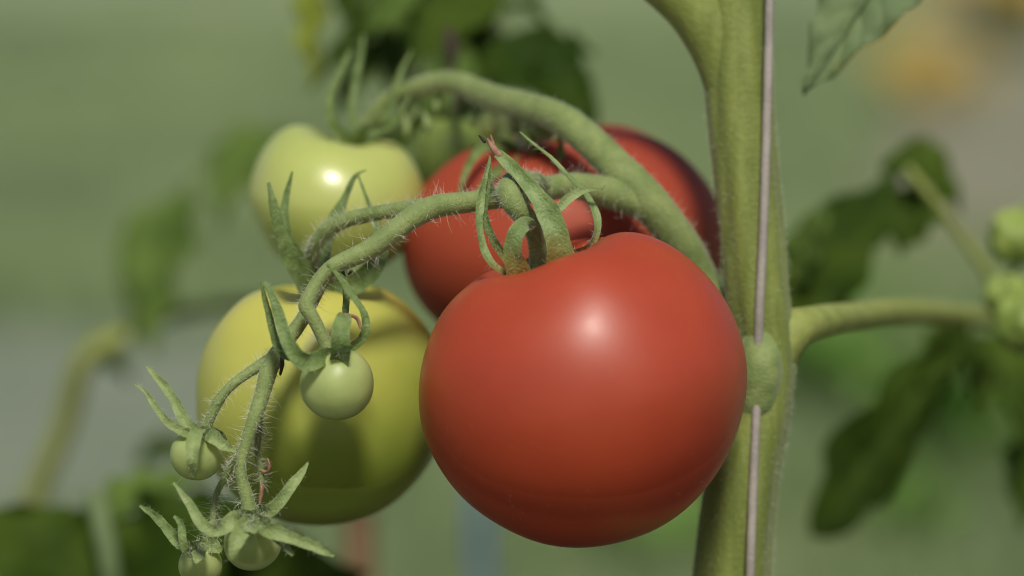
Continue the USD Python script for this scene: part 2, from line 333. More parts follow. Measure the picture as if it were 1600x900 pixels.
def on_ground(px, py):
    d = P(px, py) - CAM
    return CAM + d * (-CAM[2] / d[2])

def poly_sheet(pxs, dz):
    """A flat patch lying on the ground, its outline given by ground points, dense enough to follow the ground."""
    from shapely.geometry import Polygon
    pg = Polygon([on_ground(*p)[:2] for p in pxs]).buffer(0.15).simplify(0.02)
    v, f = trimesh.creation.triangulate_polygon(pg, engine='earcut')
    m = trimesh.Trimesh(np.c_[v, np.zeros(len(v))], f).subdivide_to_size(0.25)
    v = np.array(m.vertices); v[:, 2] = ground_z(v[:, 0], v[:, 1]) + dz
    return v, np.array(m.faces)

PATH = [(-250, 590), (60, 560), (200, 580), (380, 560), (345, 660), (320, 780), (-250, 830)]
setting('path', poly_sheet(PATH, 0.006), 'path', smooth=True)
setting('flower_bed_earth', poly_sheet([(1460, 360), (1900, 360), (1900, -60), (1520, -60)], 0.006), 'earth', smooth=True)

def grass(n, seed):
    rng = np.random.default_rng(seed)
    y = 1.2 + 9 * rng.random(n) ** 1.5; x = (rng.random(n) - 0.5) * 2 * (0.25 * (y + 0.68) + 0.2)
    from shapely.geometry import Polygon
    import shapely
    bare = [Polygon([on_ground(*p)[:2] for p in q]).buffer(0.1) for q in (PATH, [(1460, 360), (1900, 360), (1900, -60), (1520, -60)])]
    keep = ~(shapely.contains_xy(bare[0], x, y) | shapely.contains_xy(bare[1], x, y)); x, y = x[keep], y[keep]; n = len(x)
    z = ground_z(x, y); h = 0.025 + 0.04 * rng.random(n); a = rng.random(n) * 2 * math.pi; w = 0.002 + 0.002 * rng.random(n)
    dx, dy = np.cos(a), np.sin(a); lean = 0.5 * rng.random(n); b = rng.random(n) * 2 * math.pi
    p = np.stack([x, y, z], -1); wv = np.stack([dx, dy, 0 * dx], -1) * w[:, None]
    mid = p + np.stack([np.cos(b) * lean * h * 0.35, np.sin(b) * lean * h * 0.35, h * 0.6], -1)
    tip = p + np.stack([np.cos(b) * lean * h, np.sin(b) * lean * h, h], -1)
    v = np.stack([p - wv, p + wv, mid - wv * 0.8, mid + wv * 0.8, tip], 1).reshape(-1, 3)
    o = (np.arange(n) * 5)[:, None]
    f = np.vstack([o + np.array([[0, 1, 3]]), o + np.array([[0, 3, 2]]), o + np.array([[2, 3, 4]])])
    return v, f
gp = setting('grass', grass(45000, 3), 'grass', kind='stuff', label='short green lawn grass far out of focus behind the tomatoes', cat='grass')

# ------------------------------------------------------------------ the tomato plant: stem, fork, leaf stalk, truss, leaves
base = P(1140, 900, 3.8) * [1, 1, 0]
plant = thing('tomato_plant', 'tall green tomato plant with ridged stem and arched truss carrying the ripening fruit', 'tomato plant', base)
stem_pts = [(1118, 1500, 4.0, 130), (1130, 1100, 3.6, 128), (1146, 880, 3.3, 122), (1160, 760, 3.1, 116), (1182, 660, 3.1, 104), (1198, 570, 3.1, 94), (1187, 480, 3.1, 100), (1177, 380, 3.2, 102), (1166, 260, 3.3, 102), (1156, 150, 3.4, 108), (1152, 60, 3.5, 110), (1150, -40, 3.6, 112), (1150, -240, 3.8, 100)]
c = spline(np.array([[*P(a, b, d), S(w, d) / 2] for a, b, d, w in stem_pts]), 140)
foot = np.array([[*(base * (1 - s) + c[0, :3] * s), S(135, 4) / 2] for s in np.linspace(0, 1, 14)[:-1]])
foot[0, 2] -= 0.01
c = np.vstack([foot, c])
_t, _a, _b = frames(c[:, :3]); _k = 90
_d = -FWD + 0.02 * RIGHT; GROOVE = math.atan2(_d @ _b[_k], _d @ _a[_k])
def ridge(ph):
    w = lambda x: (ph - GROOVE - x + math.pi) % (2 * math.pi) - math.pi
    return 1 + 0.05 * np.cos(3 * ph + 0.6) - 0.10 * np.exp(-(w(0.0) / 0.22) ** 2) - 0.05 * np.exp(-(w(1.15) / 0.16) ** 2) - 0.10 * np.exp(-(w(-2.6) / 0.3) ** 2) - 0.05 * np.exp(-(w(-0.9) / 0.2) ** 2)
stem_m = tube3(c[:, :3], c[:, 3], k=48, seed=1, bump=0.05, ridge=ridge, bs=0.5)
stem = part(plant, 'main_stem', stem_m, 'stem')
curves(stem, 'hair', hairs_on(stem_m, 22000, 0.0011, 5), (0.00004, 0.00002), 'hair')
fork_m = tube([(1160, 260, 3.7, 50), (1142, 130, 3.5, 84), (1098, 25, 3.5, 98), (1020, -50, 3.5, 92), (900, -150, 3.5, 88), (700, -260, 4, 80)], seed=2, k=32, bs=0.5, n=80)
part(plant, 'side_shoot', fork_m, 'stem')
pet_m = tube([(1196, 590, 3.3, 84), (1208, 552, 3.3, 84), (1232, 522, 3.3, 72), (1264, 506, 3.9, 56), (1330, 495, 7, 45), (1390, 488, 11, 42), (1450, 488, 15, 38), (1500, 492, 18, 32), (1560, 500, 21, 26)], seed=3, k=28, bs=0.6, n=80)
leafA = part(plant, 'leaf_stalk', pet_m, 'stem_pale')
N_cam = -FWD
for i, (b0, b1, w, nv, cu, sd, mt, tw) in enumerate([
        ((1232, 492, 11), (1402, 268, 12), 120, (0.1, -0.7, 0.7), 0.15, 1, 'leaf', 0.25),
        ((1236, 440, 11), (1292, 308, 10), 62, (-0.3, -0.6, 0.7), 0.2, 2, 'leaf_mid', 0),
        ((1250, 480, 12), (1350, 420, 13), 80, (0.1, -0.7, 0.6), 0.1, 12, 'leaf', 0),
        ((1440, 288, 13), (1404, 392, 12), 88, (-0.2, -0.8, 0.5), 0.2, 3, 'leaf', 0.2),
        ((1388, 240, 13), (1520, 300, 13), 100, (0.3, -0.6, 0.7), 0.6, 4, 'leaf', 0.3),
        ((1262, 838, 11), (1510, 495, 13), 118, (0.5, -0.7, 0.4), -0.15, 5, 'leaf', 0.2),
        ((1530, 520, 14), (1540, 655, 13), 62, (0.2, -0.9, 0.3), 0.1, 6, 'leaf', 0),
        ((1590, 460, 15), (1600, 690, 13), 90, (-0.2, -0.9, 0.3), 0.1, 7, 'leaf', 0.2),
        ((1490, 505, 13), (1440, 600, 12), 60, (0.2, -0.9, 0.2), 0.1, 8, 'leaf', 0),
        ((1615, 660, 16), (1598, 830, 15), 70, (-0.2, -0.9, 0.2), 0.1, 9, 'leaf', 0)]):
    part(leafA, 'leaflet', leaflet(P(b0[0], b0[1], b0[2] + 9), P(b1[0], b1[1], b1[2] + 9), S(w, b0[2] + 9), nv, curl=cu, seed=sd, lobes=3, lobe=0.3, tipw=tw), mt)
part(leafA, 'leaflet_stalk', tube([(1420, 265, 19, 13), (1460, 315, 19, 15), (1505, 372, 19.5, 16), (1545, 430, 20, 18), (1560, 500, 21, 20)], k=12, seed=5), 'stem_pale')
# the leaf at the top edge, close to the plane of focus
topleaf = part(plant, 'leaf', leaflet(P(1432, -110, 6.5), P(1254, 133, 5.0), S(150), (-0.35, -0.85, 0.25), curl=0.14, fold=0.18, seed=21, lobes=4, lobe=0.12, n=60, m=14, vein=0.0007), 'leaf_pale', label='pale drooping leaf tip at the top edge of the photo')
part(topleaf, 'midrib', tube([(1432, -110, 6.4, 8), (1376, -33, 5.9, 6), (1318, 46, 5.3, 4), (1264, 120, 4.95, 2)], k=8, seed=4), 'leaf_pale')

# the truss
tr_m = tube([(1188, 590, 2.9, 60), (1172, 584, 2.75, 66), (1146, 562, 2.9, 66), (1118, 505, 3.7, 62), (1096, 445, 4.0, 60), (1066, 385, 3.6, 60), (1008, 308, 3.2, 60), (940, 238, 3.6, 54), (880, 188, 4.3, 50), (820, 165, 5.4, 44), (760, 148, 6.6, 40), (700, 128, 7.8, 36), (650, 138, 8.4, 30), (605, 158, 8.8, 26), (572, 195, 9, 24)], n=140, k=28, seed=11, bump=0.06, bs=0.5)
part(plant, 'stem_node', tube([(1198, 470, 3.35, 24), (1195, 505, 3.0, 48), (1191, 540, 2.75, 66), (1187, 585, 2.62, 74), (1182, 628, 2.7, 62), (1175, 680, 3.0, 40), (1168, 740, 3.3, 20)], n=50, k=30, seed=6, bump=0.10, bs=0.9), 'stalk', label='pale swollen joint where the fruit truss leaves the stem')
truss = part(plant, 'fruit_truss', tr_m, 'stalk')
curves(truss, 'hair', hairs_on(tr_m, 1500, 0.002, 7), (0.00005, 0.00002), 'hair')
br1 = tube([(1035, 338, 3.3, 50), (990, 312, 3.2, 54), (950, 301, 3.0, 50), (902, 291, 2.6, 42), (850, 296, 1.9, 38), (790, 306, 1.2, 36), (730, 316, 0.7, 34), (670, 326, 0.2, 37), (615, 362, -0.2, 34), (565, 396, -0.5, 31), (525, 414, -0.7, 27), (497, 440, -0.8, 23), (482, 470, -0.9, 25)], n=140, k=26, seed=12, bump=0.07, bs=0.5)
b1 = part(truss, 'truss_branch', br1, 'stalk')
hair_br = hairs_on(br1, 700, 0.0040, 8, lo=0.15)
br2 = tube([(545, 405, -0.1, 18), (505, 440, 0.1, 20), (478, 490, 0, 22), (450, 530, -0.2, 25), (424, 570, -0.4, 28), (408, 622, -0.6, 25), (392, 668, -0.8, 21), (379, 715, -0.9, 17), (377, 745, -0.9, 18), (386, 778, -0.9, 21), (391, 808, -0.9, 28)], n=120, k=22, seed=13, bump=0.08, bs=0.5)
part(truss, 'truss_branch', br2, 'stalk')
br3 = tube([(440, 550, -0.3, 20), (412, 567, -0.3, 19), (380, 588, -0.4, 16), (356, 608, -0.5, 15), (338, 632, -0.5, 18), (331, 648, -0.5, 16), (322, 668, -0.5, 15)], n=60, k=18, seed=14, bump=0.08, bs=0.5)
part(truss, 'truss_branch', br3, 'stalk')
br4 = tube([(402, 640, -0.2, 13), (405, 672, 0.1, 12), (402, 700, 0.3, 10), (406, 730, 0.3, 11), (409, 752, 0.3, 10)], n=40, k=14, seed=15, bump=0.1, bs=0.5)
part(truss, 'truss_branch', br4, 'stalk')
part(truss, 'dry_tip', tube([(408, 750, 0.3, 9), (409, 765, 0.3, 7), (406, 785, 0.3, 5)], n=14, k=10, seed=16, bump=0.3, bs=0.5), 'dry', label='withered reddish stub of a fallen flower')
part(truss, 'dry_tip', tube([(408, 735, 0.2, 4), (417, 737, 0.1, 5), (421, 728, 0.0, 5), (418, 717, 0, 3)], n=18, k=10, seed=17, bump=0.3, bs=0.5), 'dry', label='tiny curled dry flower remnant')
br5 = tube([(384, 690, -0.2, 10), (366, 722, 0.2, 11), (345, 757, 0.4, 10), (334, 790, 0.4, 10), (331, 830, 0.3, 11), (318, 858, 0.2, 14)], n=50, k=14, seed=18, bump=0.1, bs=0.5)
part(truss, 'truss_branch', br5, 'stalk')
br6 = tube([(690, 322, 0.5, 22), (645, 325, 0.7, 26), (590, 333, 1.0, 24), (545, 343, 1.3, 24), (508, 362, 1.6, 27), (492, 388, 2.0, 24), (486, 415, 2.6, 22), (482, 450, 3.4, 24)], n=80, k=20, seed=19, bump=0.08, bs=0.5)
part(truss, 'truss_branch', br6, 'stalk')
for a_, b_, w_ in (((655, 150, 8.6), (668, 205, 8.4), 15), ((630, 155, 8.8), (636, 212, 8.6), 13), ((730, 140, 7.4), (738, 196, 7.2), 14), ((690, 135, 8.2), (682, 176, 8.0), 12)):
    part(truss, 'flower_bud', tube([(*a_, 7), ((a_[0] + b_[0]) / 2, (a_[1] + b_[1]) / 2, a_[2], 8), (b_[0], b_[1] - 12, b_[2], w_), (*b_, w_ * 0.6)], n=24, k=12, seed=w_, bs=0.5), 'sepal_pale')
part(truss, 'bud_scar', tube([(545, 428, -0.9, 4), (549, 424, -1.0, 5)], n=6, k=8), 'dead')
part(truss, 'withered_bud', tube([(440, 553, -0.7, 5), (441, 568, -0.8, 7), (438, 585, -0.8, 4)], n=14, k=9, seed=3, bump=0.3, bs=0.5), 'dead', label='small black withered bud hanging at the fork')
allh = hair_br + hairs_on(br2, 650, 0.0034, 9, lo=0.15) + hairs_on(br3, 450, 0.0024, 10) + hairs_on(br5, 400, 0.0035, 12) + hairs_on(br4, 300, 0.003, 13) + hairs_on(br6, 600, 0.003, 14)
curves(truss, 'hair', allh, (0.00007, 0.00002), 'hair')

# ------------------------------------------------------------------ fruits
def fruit_thing(name, label, cen, px_a, px_b, skin, axis, group=None, ripe=None, **k):
    c = P(*cen)
    t = thing(name, label, 'tomato', c, 'ripe red tomatoes' if name == 'red_tomato' else group)
    m = tomato(c, S(px_a, cen[2]), S(px_b, cen[2]), axis, **k)
    part(t, 'fruit', m, skin, tone=ripe(m[0]) if ripe else None)  # ripe returns a skin tone value per vertex
    return t, m

def sepals(t, rows, mt='sepal', **kw):
    ms = []
    for i, row in enumerate(rows):
        pts, opt = (row if isinstance(row, tuple) else (row, {}))
        o = {**kw, **opt}; m_ = o.pop('mt', mt); lab = o.pop('label', None); tip = o.pop('tip', None)
        m = strip(pts, seed=i + 1, **o); ms.append(m)
        k = 18; n_ = (len(m[0]) - 2) // k; tn = np.r_[np.repeat(np.linspace(0, 1, n_), k), 0, 1]
        sp = part(t, 'sepal', m, m_, label=lab, tone=tn)
        if tip:
            part(sp, 'dry_tip', tube(tip, n=14, k=8, seed=i, bump=0.3, bs=0.5), 'dry')
    return ms

ax = 0.26 * -RIGHT + 0.96 * UP - 0.10 * FWD
red, redm = fruit_thing('red_tomato', 'large ripe red tomato in front with a soft white highlight', (909, 606, 0), 259, 246, 'red_skin', ax, dimple=(0.26, 0.34), lobes=(5, 0.016, 0.6), lift=(0.07, 0.0), low=0.94, seed=3)
curves(red + '/fruit', 'fuzz', hairs_on(redm, 700, 0.0004, 21), (0.000025, 0.000015), 'hair')
ped_m = tube([(846, 290, 1.8, 34), (820, 284, 0.9, 36), (797, 298, -0.2, 44), (805, 320, -0.5, 38), (824, 344, -0.2, 32), (838, 372, 0.3, 30), (842, 402, 0.5, 32), (846, 440, 0.6, 40)], n=60, k=22, seed=31, bump=0.08, bs=0.5)
ped = part(red, 'stalk', ped_m, 'stalk')
curves(ped, 'hair', hairs_on(ped_m, 900, 0.002, 15), (0.00005, 0.00002), 'hair')
ms = sepals(red, [
    ([(882, 446, -0.6, 56), (877, 408, -0.9, 50), (871, 372, -1.0, 38), (855, 330, -0.9, 37), (838, 304, -0.8, 27), (818, 280, -0.6, 22), (797, 258, -0.4, 19), (778, 240, -0.2, 15)], dict(tip=[(780, 242, -0.2, 14), (770, 230, -0.1, 10), (762, 218, 0, 4)], label='broad straight sepal with pink dry tip', thick=8)),
    ([(870, 330, -0.8, 12), (885, 313, -0.7, 16), (905, 300, -0.5, 12), (926, 296, -0.3, 6), (940, 296, -0.2, 4), (946, 289, 0, 2)], dict(mt='sepal_pale', label='short pale sepal split off to the right with black tip')),
    ([(872, 420, -0.2, 18), (897, 396, -0.3, 18), (918, 386, -0.3, 17), (931, 362, -0.2, 15), (928, 330, 0, 14), (910, 299, 0.2, 10), (886, 274, 0.4, 8), (860, 246, 0.6, 7), (835, 226, 0.8, 6), (812, 206, 1.0, 2)], dict(roll=0.7)),
    ([(832, 436, -0.7, 14), (796, 429, -0.9, 14), (771, 416, -0.9, 14), (756, 392, -0.8, 13), (748, 354, -0.6, 14), (749, 318, -0.4, 14), (757, 280, -0.2, 10), (766, 243, 0, 3)], dict(roll=0.6)),
    ([(836, 434, 0.2, 16), (806, 415, 0.2, 18), (784, 392, 0.2, 16), (768, 366, 0.1, 14), (759, 335, 0, 12), (763, 290, 0, 9), (767, 245, 0.05, 3)], dict(roll=-0.5)),
    ([(818, 446, -0.9, 46), (808, 420, -1.2, 40), (801, 392, -1.4, 29), (806, 366, -1.5, 26), (817, 352, -1.3, 25), (828, 354, -0.8, 22), (832, 368, -0.4, 14), (832, 380, -0.2, 6)], dict(thick=9, label='thick sepal curled over at the front')),
    ([(858, 430, 0.6, 26), (856, 390, 0.9, 24), (850, 360, 1.2, 16), (838, 345, 1.6, 8)], dict(mt='sepal_pale')),
], mt='sepal_ripe')
curves(red, 'sepal_hair', sum([hairs_on(m, 160, 0.0014, 40 + i) for i, m in enumerate(ms)], []), (0.00004, 0.00002), 'hair')
for a, b in [((757, 221, 0), (749, 212, 0)), ((771, 226, 0), (767, 212, 0))]:
    part(red, 'dry_tip', tube([(*a, 6), (*[(x + y) / 2 for x, y in zip(a, b)], 5), (*b, 3)], n=8, k=8), 'dry' if b[0] > 760 else 'dead')

ax = 0.05 * -RIGHT + 0.97 * UP - 0.12 * FWD
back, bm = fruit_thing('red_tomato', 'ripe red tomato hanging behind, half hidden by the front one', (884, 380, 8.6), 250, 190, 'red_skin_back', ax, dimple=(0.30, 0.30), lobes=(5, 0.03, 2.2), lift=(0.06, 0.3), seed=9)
bp = tube([(850, 200, 5.4, 40), (830, 212, 6.2, 34), (822, 236, 7.4, 32), (832, 270, 8.4, 34)], n=40, k=18, seed=32)
part(back, 'stalk', bp, 'stalk')
sepals(back, [
    [(840, 262, 7.6, 26), (800, 236, 6.8, 26), (768, 226, 6.4, 20), (745, 240, 6.0, 16), (727, 270, 5.6, 10), (718, 305, 5.4, 5)],
    [(846, 262, 7.4, 26), (862, 240, 6.8, 22), (868, 215, 6.4, 14), (862, 190, 6.4, 6)],
    [(836, 265, 7.3, 24), (820, 250, 6.4, 26), (812, 268, 5.6, 20), (806, 300, 5.2, 12), (802, 330, 5.0, 5)],
    [(850, 262, 7.3, 24), (880, 250, 6.6, 26), (898, 266, 5.9, 18), (900, 300, 5.5, 8)],
    [(826, 262, 8.4, 26), (790, 215, 9.0, 22), (775, 195, 9.2, 6)],
    [(840, 268, 7.0, 22), (838, 240, 5.8, 20), (826, 214, 5.2, 14), (815, 200, 5.0, 4)],
    [(846, 268, 6.8, 20), (870, 262, 5.6, 18), (876, 235, 5.2, 12), (872, 200, 5.2, 4)],
    [(838, 266, 7.0, 18), (790, 262, 6.0, 18), (760, 282, 5.4, 12), (740, 312, 5.2, 4)]])
curves(back, 'stalk_hair', hairs_on(bp, 500, 0.003, 16), (0.00006, 0.00002), 'hair')

ax = 0.03 * -RIGHT + 0.97 * UP - 0.08 * FWD
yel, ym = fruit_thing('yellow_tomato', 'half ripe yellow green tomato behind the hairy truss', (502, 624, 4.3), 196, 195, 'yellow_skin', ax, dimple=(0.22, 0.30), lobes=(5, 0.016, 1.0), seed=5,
                      ripe=lambda v: np.clip(0.5 + 0.5 * ((v - P(502, 624, 4.3)) @ (0.85 * UP - 0.25 * RIGHT)) / S(195) + 0.5 * (meshkit.fbm(v * 45, 3, 4) - 0.5), 0, 1))  # yellow at upper left, greener and darker toward lower right, broken by noise
ms = sepals(yel, [
    ([(486, 462, 2.5, 36), (462, 425, 1.9, 36), (443, 385, 1.6, 28), (430, 340, 1.4, 20), (419, 285, 1.4, 6)], dict(roll=0.6)),
    ([(490, 462, 2.6, 36), (470, 420, 2.1, 34), (452, 385, 2, 25), (444, 340, 2, 15), (448, 305, 2.1, 10), (457, 268, 2.1, 3)], {}),
    ([(498, 460, 2.9, 34), (508, 405, 2.6, 36), (524, 352, 2.5, 31), (543, 305, 2.5, 17), (557, 274, 2.5, 7), (572, 266, 2.5, 3)], dict(roll=-0.8, label='dark upright sepal with hooked tip')),
    ([(510, 462, 2.8, 31), (560, 440, 2.5, 34), (592, 405, 2.3, 25), (590, 360, 2.3, 14), (575, 315, 2.4, 7), (560, 275, 2.5, 3)], {}),
    ([(500, 462, 3.4, 34), (555, 420, 4, 28), (605, 370, 4.1, 11)], {})])
curves(yel, 'sepal_hair', sum([hairs_on(m, 120, 0.0012, 60 + i) for i, m in enumerate(ms)], []), (0.00004, 0.00002), 'hair')

ax = 0.13 * RIGHT + 0.97 * UP - 0.10 * FWD
grn, gm = fruit_thing('green_tomato', 'glossy pale green tomato hanging above the yellow one', (526, 318, 8.4), 139, 123, 'green_skin', ax, dimple=(0.33, 0.36), lobes=(4, 0.02, 0.8), lift=(-0.04, 0.0), low=0.80, saddle=0.09, seed=6)
sepals(grn, [
    [(560, 232, 9, 22), (530, 208, 8.4, 20), (516, 180, 8.2, 15), (520, 140, 8.2, 12), (536, 105, 8.3, 9), (548, 78, 8.4, 4)],
    [(562, 228, 9.3, 20), (552, 190, 9.2, 14), (552, 140, 9.3, 11), (562, 95, 9.5, 9), (568, 54, 9.6, 4)],
    [(566, 230, 9.1, 20), (590, 196, 8.6, 20), (610, 160, 8.4, 15), (622, 125, 8.4, 10), (632, 100, 8.5, 6), (644, 78, 8.6, 3)],
    [(560, 234, 8.5, 22), (575, 206, 7.8, 23), (600, 200, 7.2, 16), (622, 180, 7, 11), (640, 150, 7, 4)],
    [(570, 232, 9.5, 20), (610, 212, 10, 18), (650, 170, 10, 11), (660, 120, 11, 4)]])

def small(name, label, cen, r, axis, group=None, skin='small_skin', **k):
    group = {'small_green_tomato': 'small green tomatoes along the truss', 'unripe_tomato': 'blurred unripe tomatoes farther back'}[name]
    kw = dict(dimple=(0.10, 0.3), lobes=(5, 0.015, 0.3), nu=90, nv=60); kw.update(k)
    return fruit_thing(name, label, cen, r, r * 0.98, skin, axis, group, **kw)

ax = 0.0 * RIGHT + 0.98 * UP - 0.15 * FWD
s1, m1 = small('small_green_tomato', 'round marble sized green tomato in front of the yellow one', (526, 599, -0.9), 58, ax, seed=1)
pm = tube([(483, 466, -0.9, 25), (479, 478, -0.95, 26), (488, 495, -1.0, 22), (500, 518, -1.0, 20), (509, 538, -0.95, 22), (516, 562, -0.9, 26)], n=40, k=18, seed=33, bump=0.08, bs=0.5)
sk = part(s1, 'stalk', pm, 'stalk')
ms = sepals(s1, [
    ([(520, 556, -1.2, 26), (500, 560, -1.6, 28), (478, 566, -1.9, 28), (458, 549, -2, 24), (444, 520, -1.9, 20), (436, 492, -1.8, 18), (425, 461, -1.7, 12), (413, 440, -1.6, 5)], dict(thick=8)),
    ([(516, 553, -0.9, 22), (480, 560, -1.2, 17), (444, 554, -1.4, 16), (428, 528, -1.4, 14), (419, 490, -1.4, 11), (412, 462, -1.5, 8), (408, 441, -1.5, 4)], dict(roll=0.5)),
    ([(530, 566, -1.4, 31), (533, 545, -1.9, 31), (532, 525, -2, 28), (535, 505, -1.8, 26), (540, 493, -1.4, 17)], dict(thick=9, label='stubby thumb shaped sepal', tip=[(541, 494, -1.4, 11), (552, 494, -1.3, 6), (560, 501, -1.2, 6), (563, 512, -1.2, 4)])),
    ([(524, 556, -0.7, 22), (546, 542, -0.8, 18), (563, 530, -0.9, 16), (571, 510, -0.9, 14), (566, 486, -0.9, 12), (550, 462, -0.9, 11), (535, 440, -0.9, 11), (522, 424, -0.9, 7), (511, 412, -0.95, 2)], dict(roll=0.5, label='long sepal looping up to the right')),
    ([(520, 552, -0.5, 22), (536, 520, -0.3, 14), (540, 488, -0.4, 11), (541, 458, -0.5, 11), (537, 432, -0.5, 8), (535, 420, -0.5, 4)], {})])
curves(s1, 'sepal_hair', sum([hairs_on(m, 110, 0.0012, 80 + i) for i, m in enumerate(ms + [pm])], []), (0.00004, 0.00002), 'hair')

s2, m2 = small('small_green_tomato', 'small lobed green fruit at the left end of the truss', (307, 710, -0.5), 41, 0.1 * RIGHT + 0.98 * UP - 0.1 * FWD, seed=2, lobes=(5, 0.05, 0.9))
ms = sepals(s2, [
    [(312, 678, -0.7, 21), (292, 662, -0.6, 20), (276, 632, -0.4, 16), (254, 600, -0.2, 13), (229, 572, 0, 3)],
    [(310, 680, -0.9, 21), (285, 673, -1, 16), (257, 654, -1, 12), (238, 628, -0.9, 9), (225, 610, -0.8, 6), (211, 600, -0.7, 3)],
    ([(310, 672, -1, 21), (303, 690, -1.6, 23), (301, 716, -1.8, 18), (304, 746, -1.5, 6)], dict(mt='sepal_pale')),
    [(316, 676, -0.8, 21), (334, 682, -1.1, 22), (350, 696, -1.2, 16), (369, 704, -1.2, 4)],
    [(318, 674, -0.3, 18), (340, 680, 0.1, 18), (354, 694, 0.3, 5)]], mt='sepal_pale')
curves(s2, 'sepal_hair', sum([hairs_on(m, 90, 0.0012, 100 + i) for i, m in enumerate(ms)], []), (0.00004, 0.00002), 'hair')

s3, m3 = small('small_green_tomato', 'small green fruit under a star of open sepals at the truss tip', (394, 847, -0.9), 45, 0.02 * RIGHT + 0.97 * UP - 0.2 * FWD, seed=3, lobes=(5, 0.05, 0.2))
ms = sepals(s3, [
    [(396, 812, -1, 31), (412, 803, -1.2, 26), (434, 787, -1.4, 20), (457, 757, -1.4, 17), (469, 742, -1.3, 12), (481, 723, -1.2, 3)],
    [(398, 814, -1.3, 31), (415, 822, -1.9, 31), (449, 837, -2.3, 22), (487, 851, -2.4, 17), (505, 860, -2.4, 13), (522, 868, -2.4, 4)],
    [(388, 812, -1.2, 31), (366, 812, -1.6, 29), (345, 826, -1.9, 22), (328, 827, -2, 18), (311, 812, -1.9, 17), (298, 790, -1.8, 14), (285, 772, -1.7, 9), (271, 754, -1.6, 3)],
    ([(390, 816, -1.5, 29), (378, 830, -2.2, 29), (368, 850, -2.5, 22), (361, 876, -2.5, 5)], dict(mt='sepal_pale')),
    ([(400, 816, -1.3, 26), (428, 832, -1.9, 21), (446, 853, -2.1, 13), (458, 868, -2.1, 5)], dict(mt='sepal_pale')),
    ([(392, 817, -1.5, 26), (398, 826, -2.2, 29), (400, 834, -2.5, 5)], dict(mt='sepal_pale'))], mt='sepal_pale')
curves(s3, 'sepal_hair', sum([hairs_on(m, 180, 0.0016, 120 + i) for i, m in enumerate(ms)], []), (0.00004, 0.00002), 'hair')

s4, m4 = small('small_green_tomato', 'smallest green fruit, cut by the bottom edge, left of the star', (313, 883, -0.1), 34, 0.0 * RIGHT + 0.98 * UP - 0.15 * FWD, seed=4)
ms = sepals(s4, [
    [(310, 856, -0.4, 23), (283, 848, -0.6, 21), (258, 822, -0.5, 16), (240, 804, -0.4, 12), (218, 790, -0.3, 3)],
    [(308, 860, -0.8, 20), (293, 862, -1.2, 14), (285, 838, -1.3, 13), (282, 818, -1.2, 10), (272, 806, -1.1, 4)],
    ([(314, 856, -0.3, 26), (330, 852, -0.4, 26), (346, 862, -0.5, 8)], dict(mt='sepal_pale')),
    ([(312, 858, -0.8, 26), (310, 868, -1.2, 23), (306, 880, -1.3, 5)], dict(mt='sepal_pale'))])
curves(s4, 'sepal_hair', sum([hairs_on(m, 120, 0.0014, 140 + i) for i, m in enumerate(ms)], []), (0.00004, 0.00002), 'hair')

# unripe fruit farther back
f1, _ = small('unripe_tomato', 'blurred green tomato between the pale green and the rear red one', (706, 246, 13), 66, UP, skin='unripe_skin', seed=7)
part(f1, 'stalk', tube([(706, 196, 13, 16), (712, 160, 12, 16), (730, 135, 9, 16)], n=16, k=10), 'stalk')
f2, _ = small('unripe_tomato', 'tiny blurred green fruit under the arched truss', (772, 196, 10), 27, UP, skin='small_skin', seed=8)
part(f2, 'stalk', tube([(772, 172, 10, 10), (778, 158, 8, 10), (790, 155, 6.4, 12)], n=16, k=10), 'stalk')
for i, (x, y, dz, r, lab) in enumerate([(1586, 372, 14, 44, 'blurred green fruit at the right edge, upper one of the cluster'), (1572, 462, 14, 36, 'blurred green fruit at the right edge, middle one of the cluster'), (1596, 508, 13, 42, 'blurred green fruit at the right edge, lowest of the cluster')]):
    f3, _ = small('unripe_tomato', lab, (x, y, dz), r, UP, skin='unripe_skin', seed=20 + i, lobes=(5, 0.09, i), noise=0.2)
    part(f3, 'stalk', tube([(x, y - r * 0.85, dz, 12), (x + 15, y - r * 1.2, dz + 0.5, 10), (x + 30, y - r * 1.3, dz + 2, 10)], n=16, k=10), 'stalk')

# ------------------------------------------------------------------ the cane along the stem
def bar(pts, rad, k=14, n=60, seed=0, bump=0.03):
    c = spline(np.array(pts, float), n)
    return tube3(c, np.full(n, rad), k, seed, bump)
cane = thing('plant_cane', 'thin greyish pink cane tied upright along the main stem', 'cane', P(1172, 900, 2.4) * [1, 1, 0])
top_pts = [P(1206, -150, 2.4), P(1203, 0, 2.45), P(1198, 200, 2.35), P(1191, 400, 2.25), P(1186, 500, 2.25), P(1184, 580, 2.4), P(1181, 660, 2.25), P(1176, 780, 2.1), P(1172, 900, 2.05)]
f0 = P(1172, 900, 2.05); foot = np.array([f0[0] - 0.012, f0[1] + 0.02, -0.05])
part(cane, 'rod', bar(top_pts + [(f0 * 0.6 + foot * 0.4), foot], S(15) / 2, n=160, seed=4, bump=0.10), 'cane')

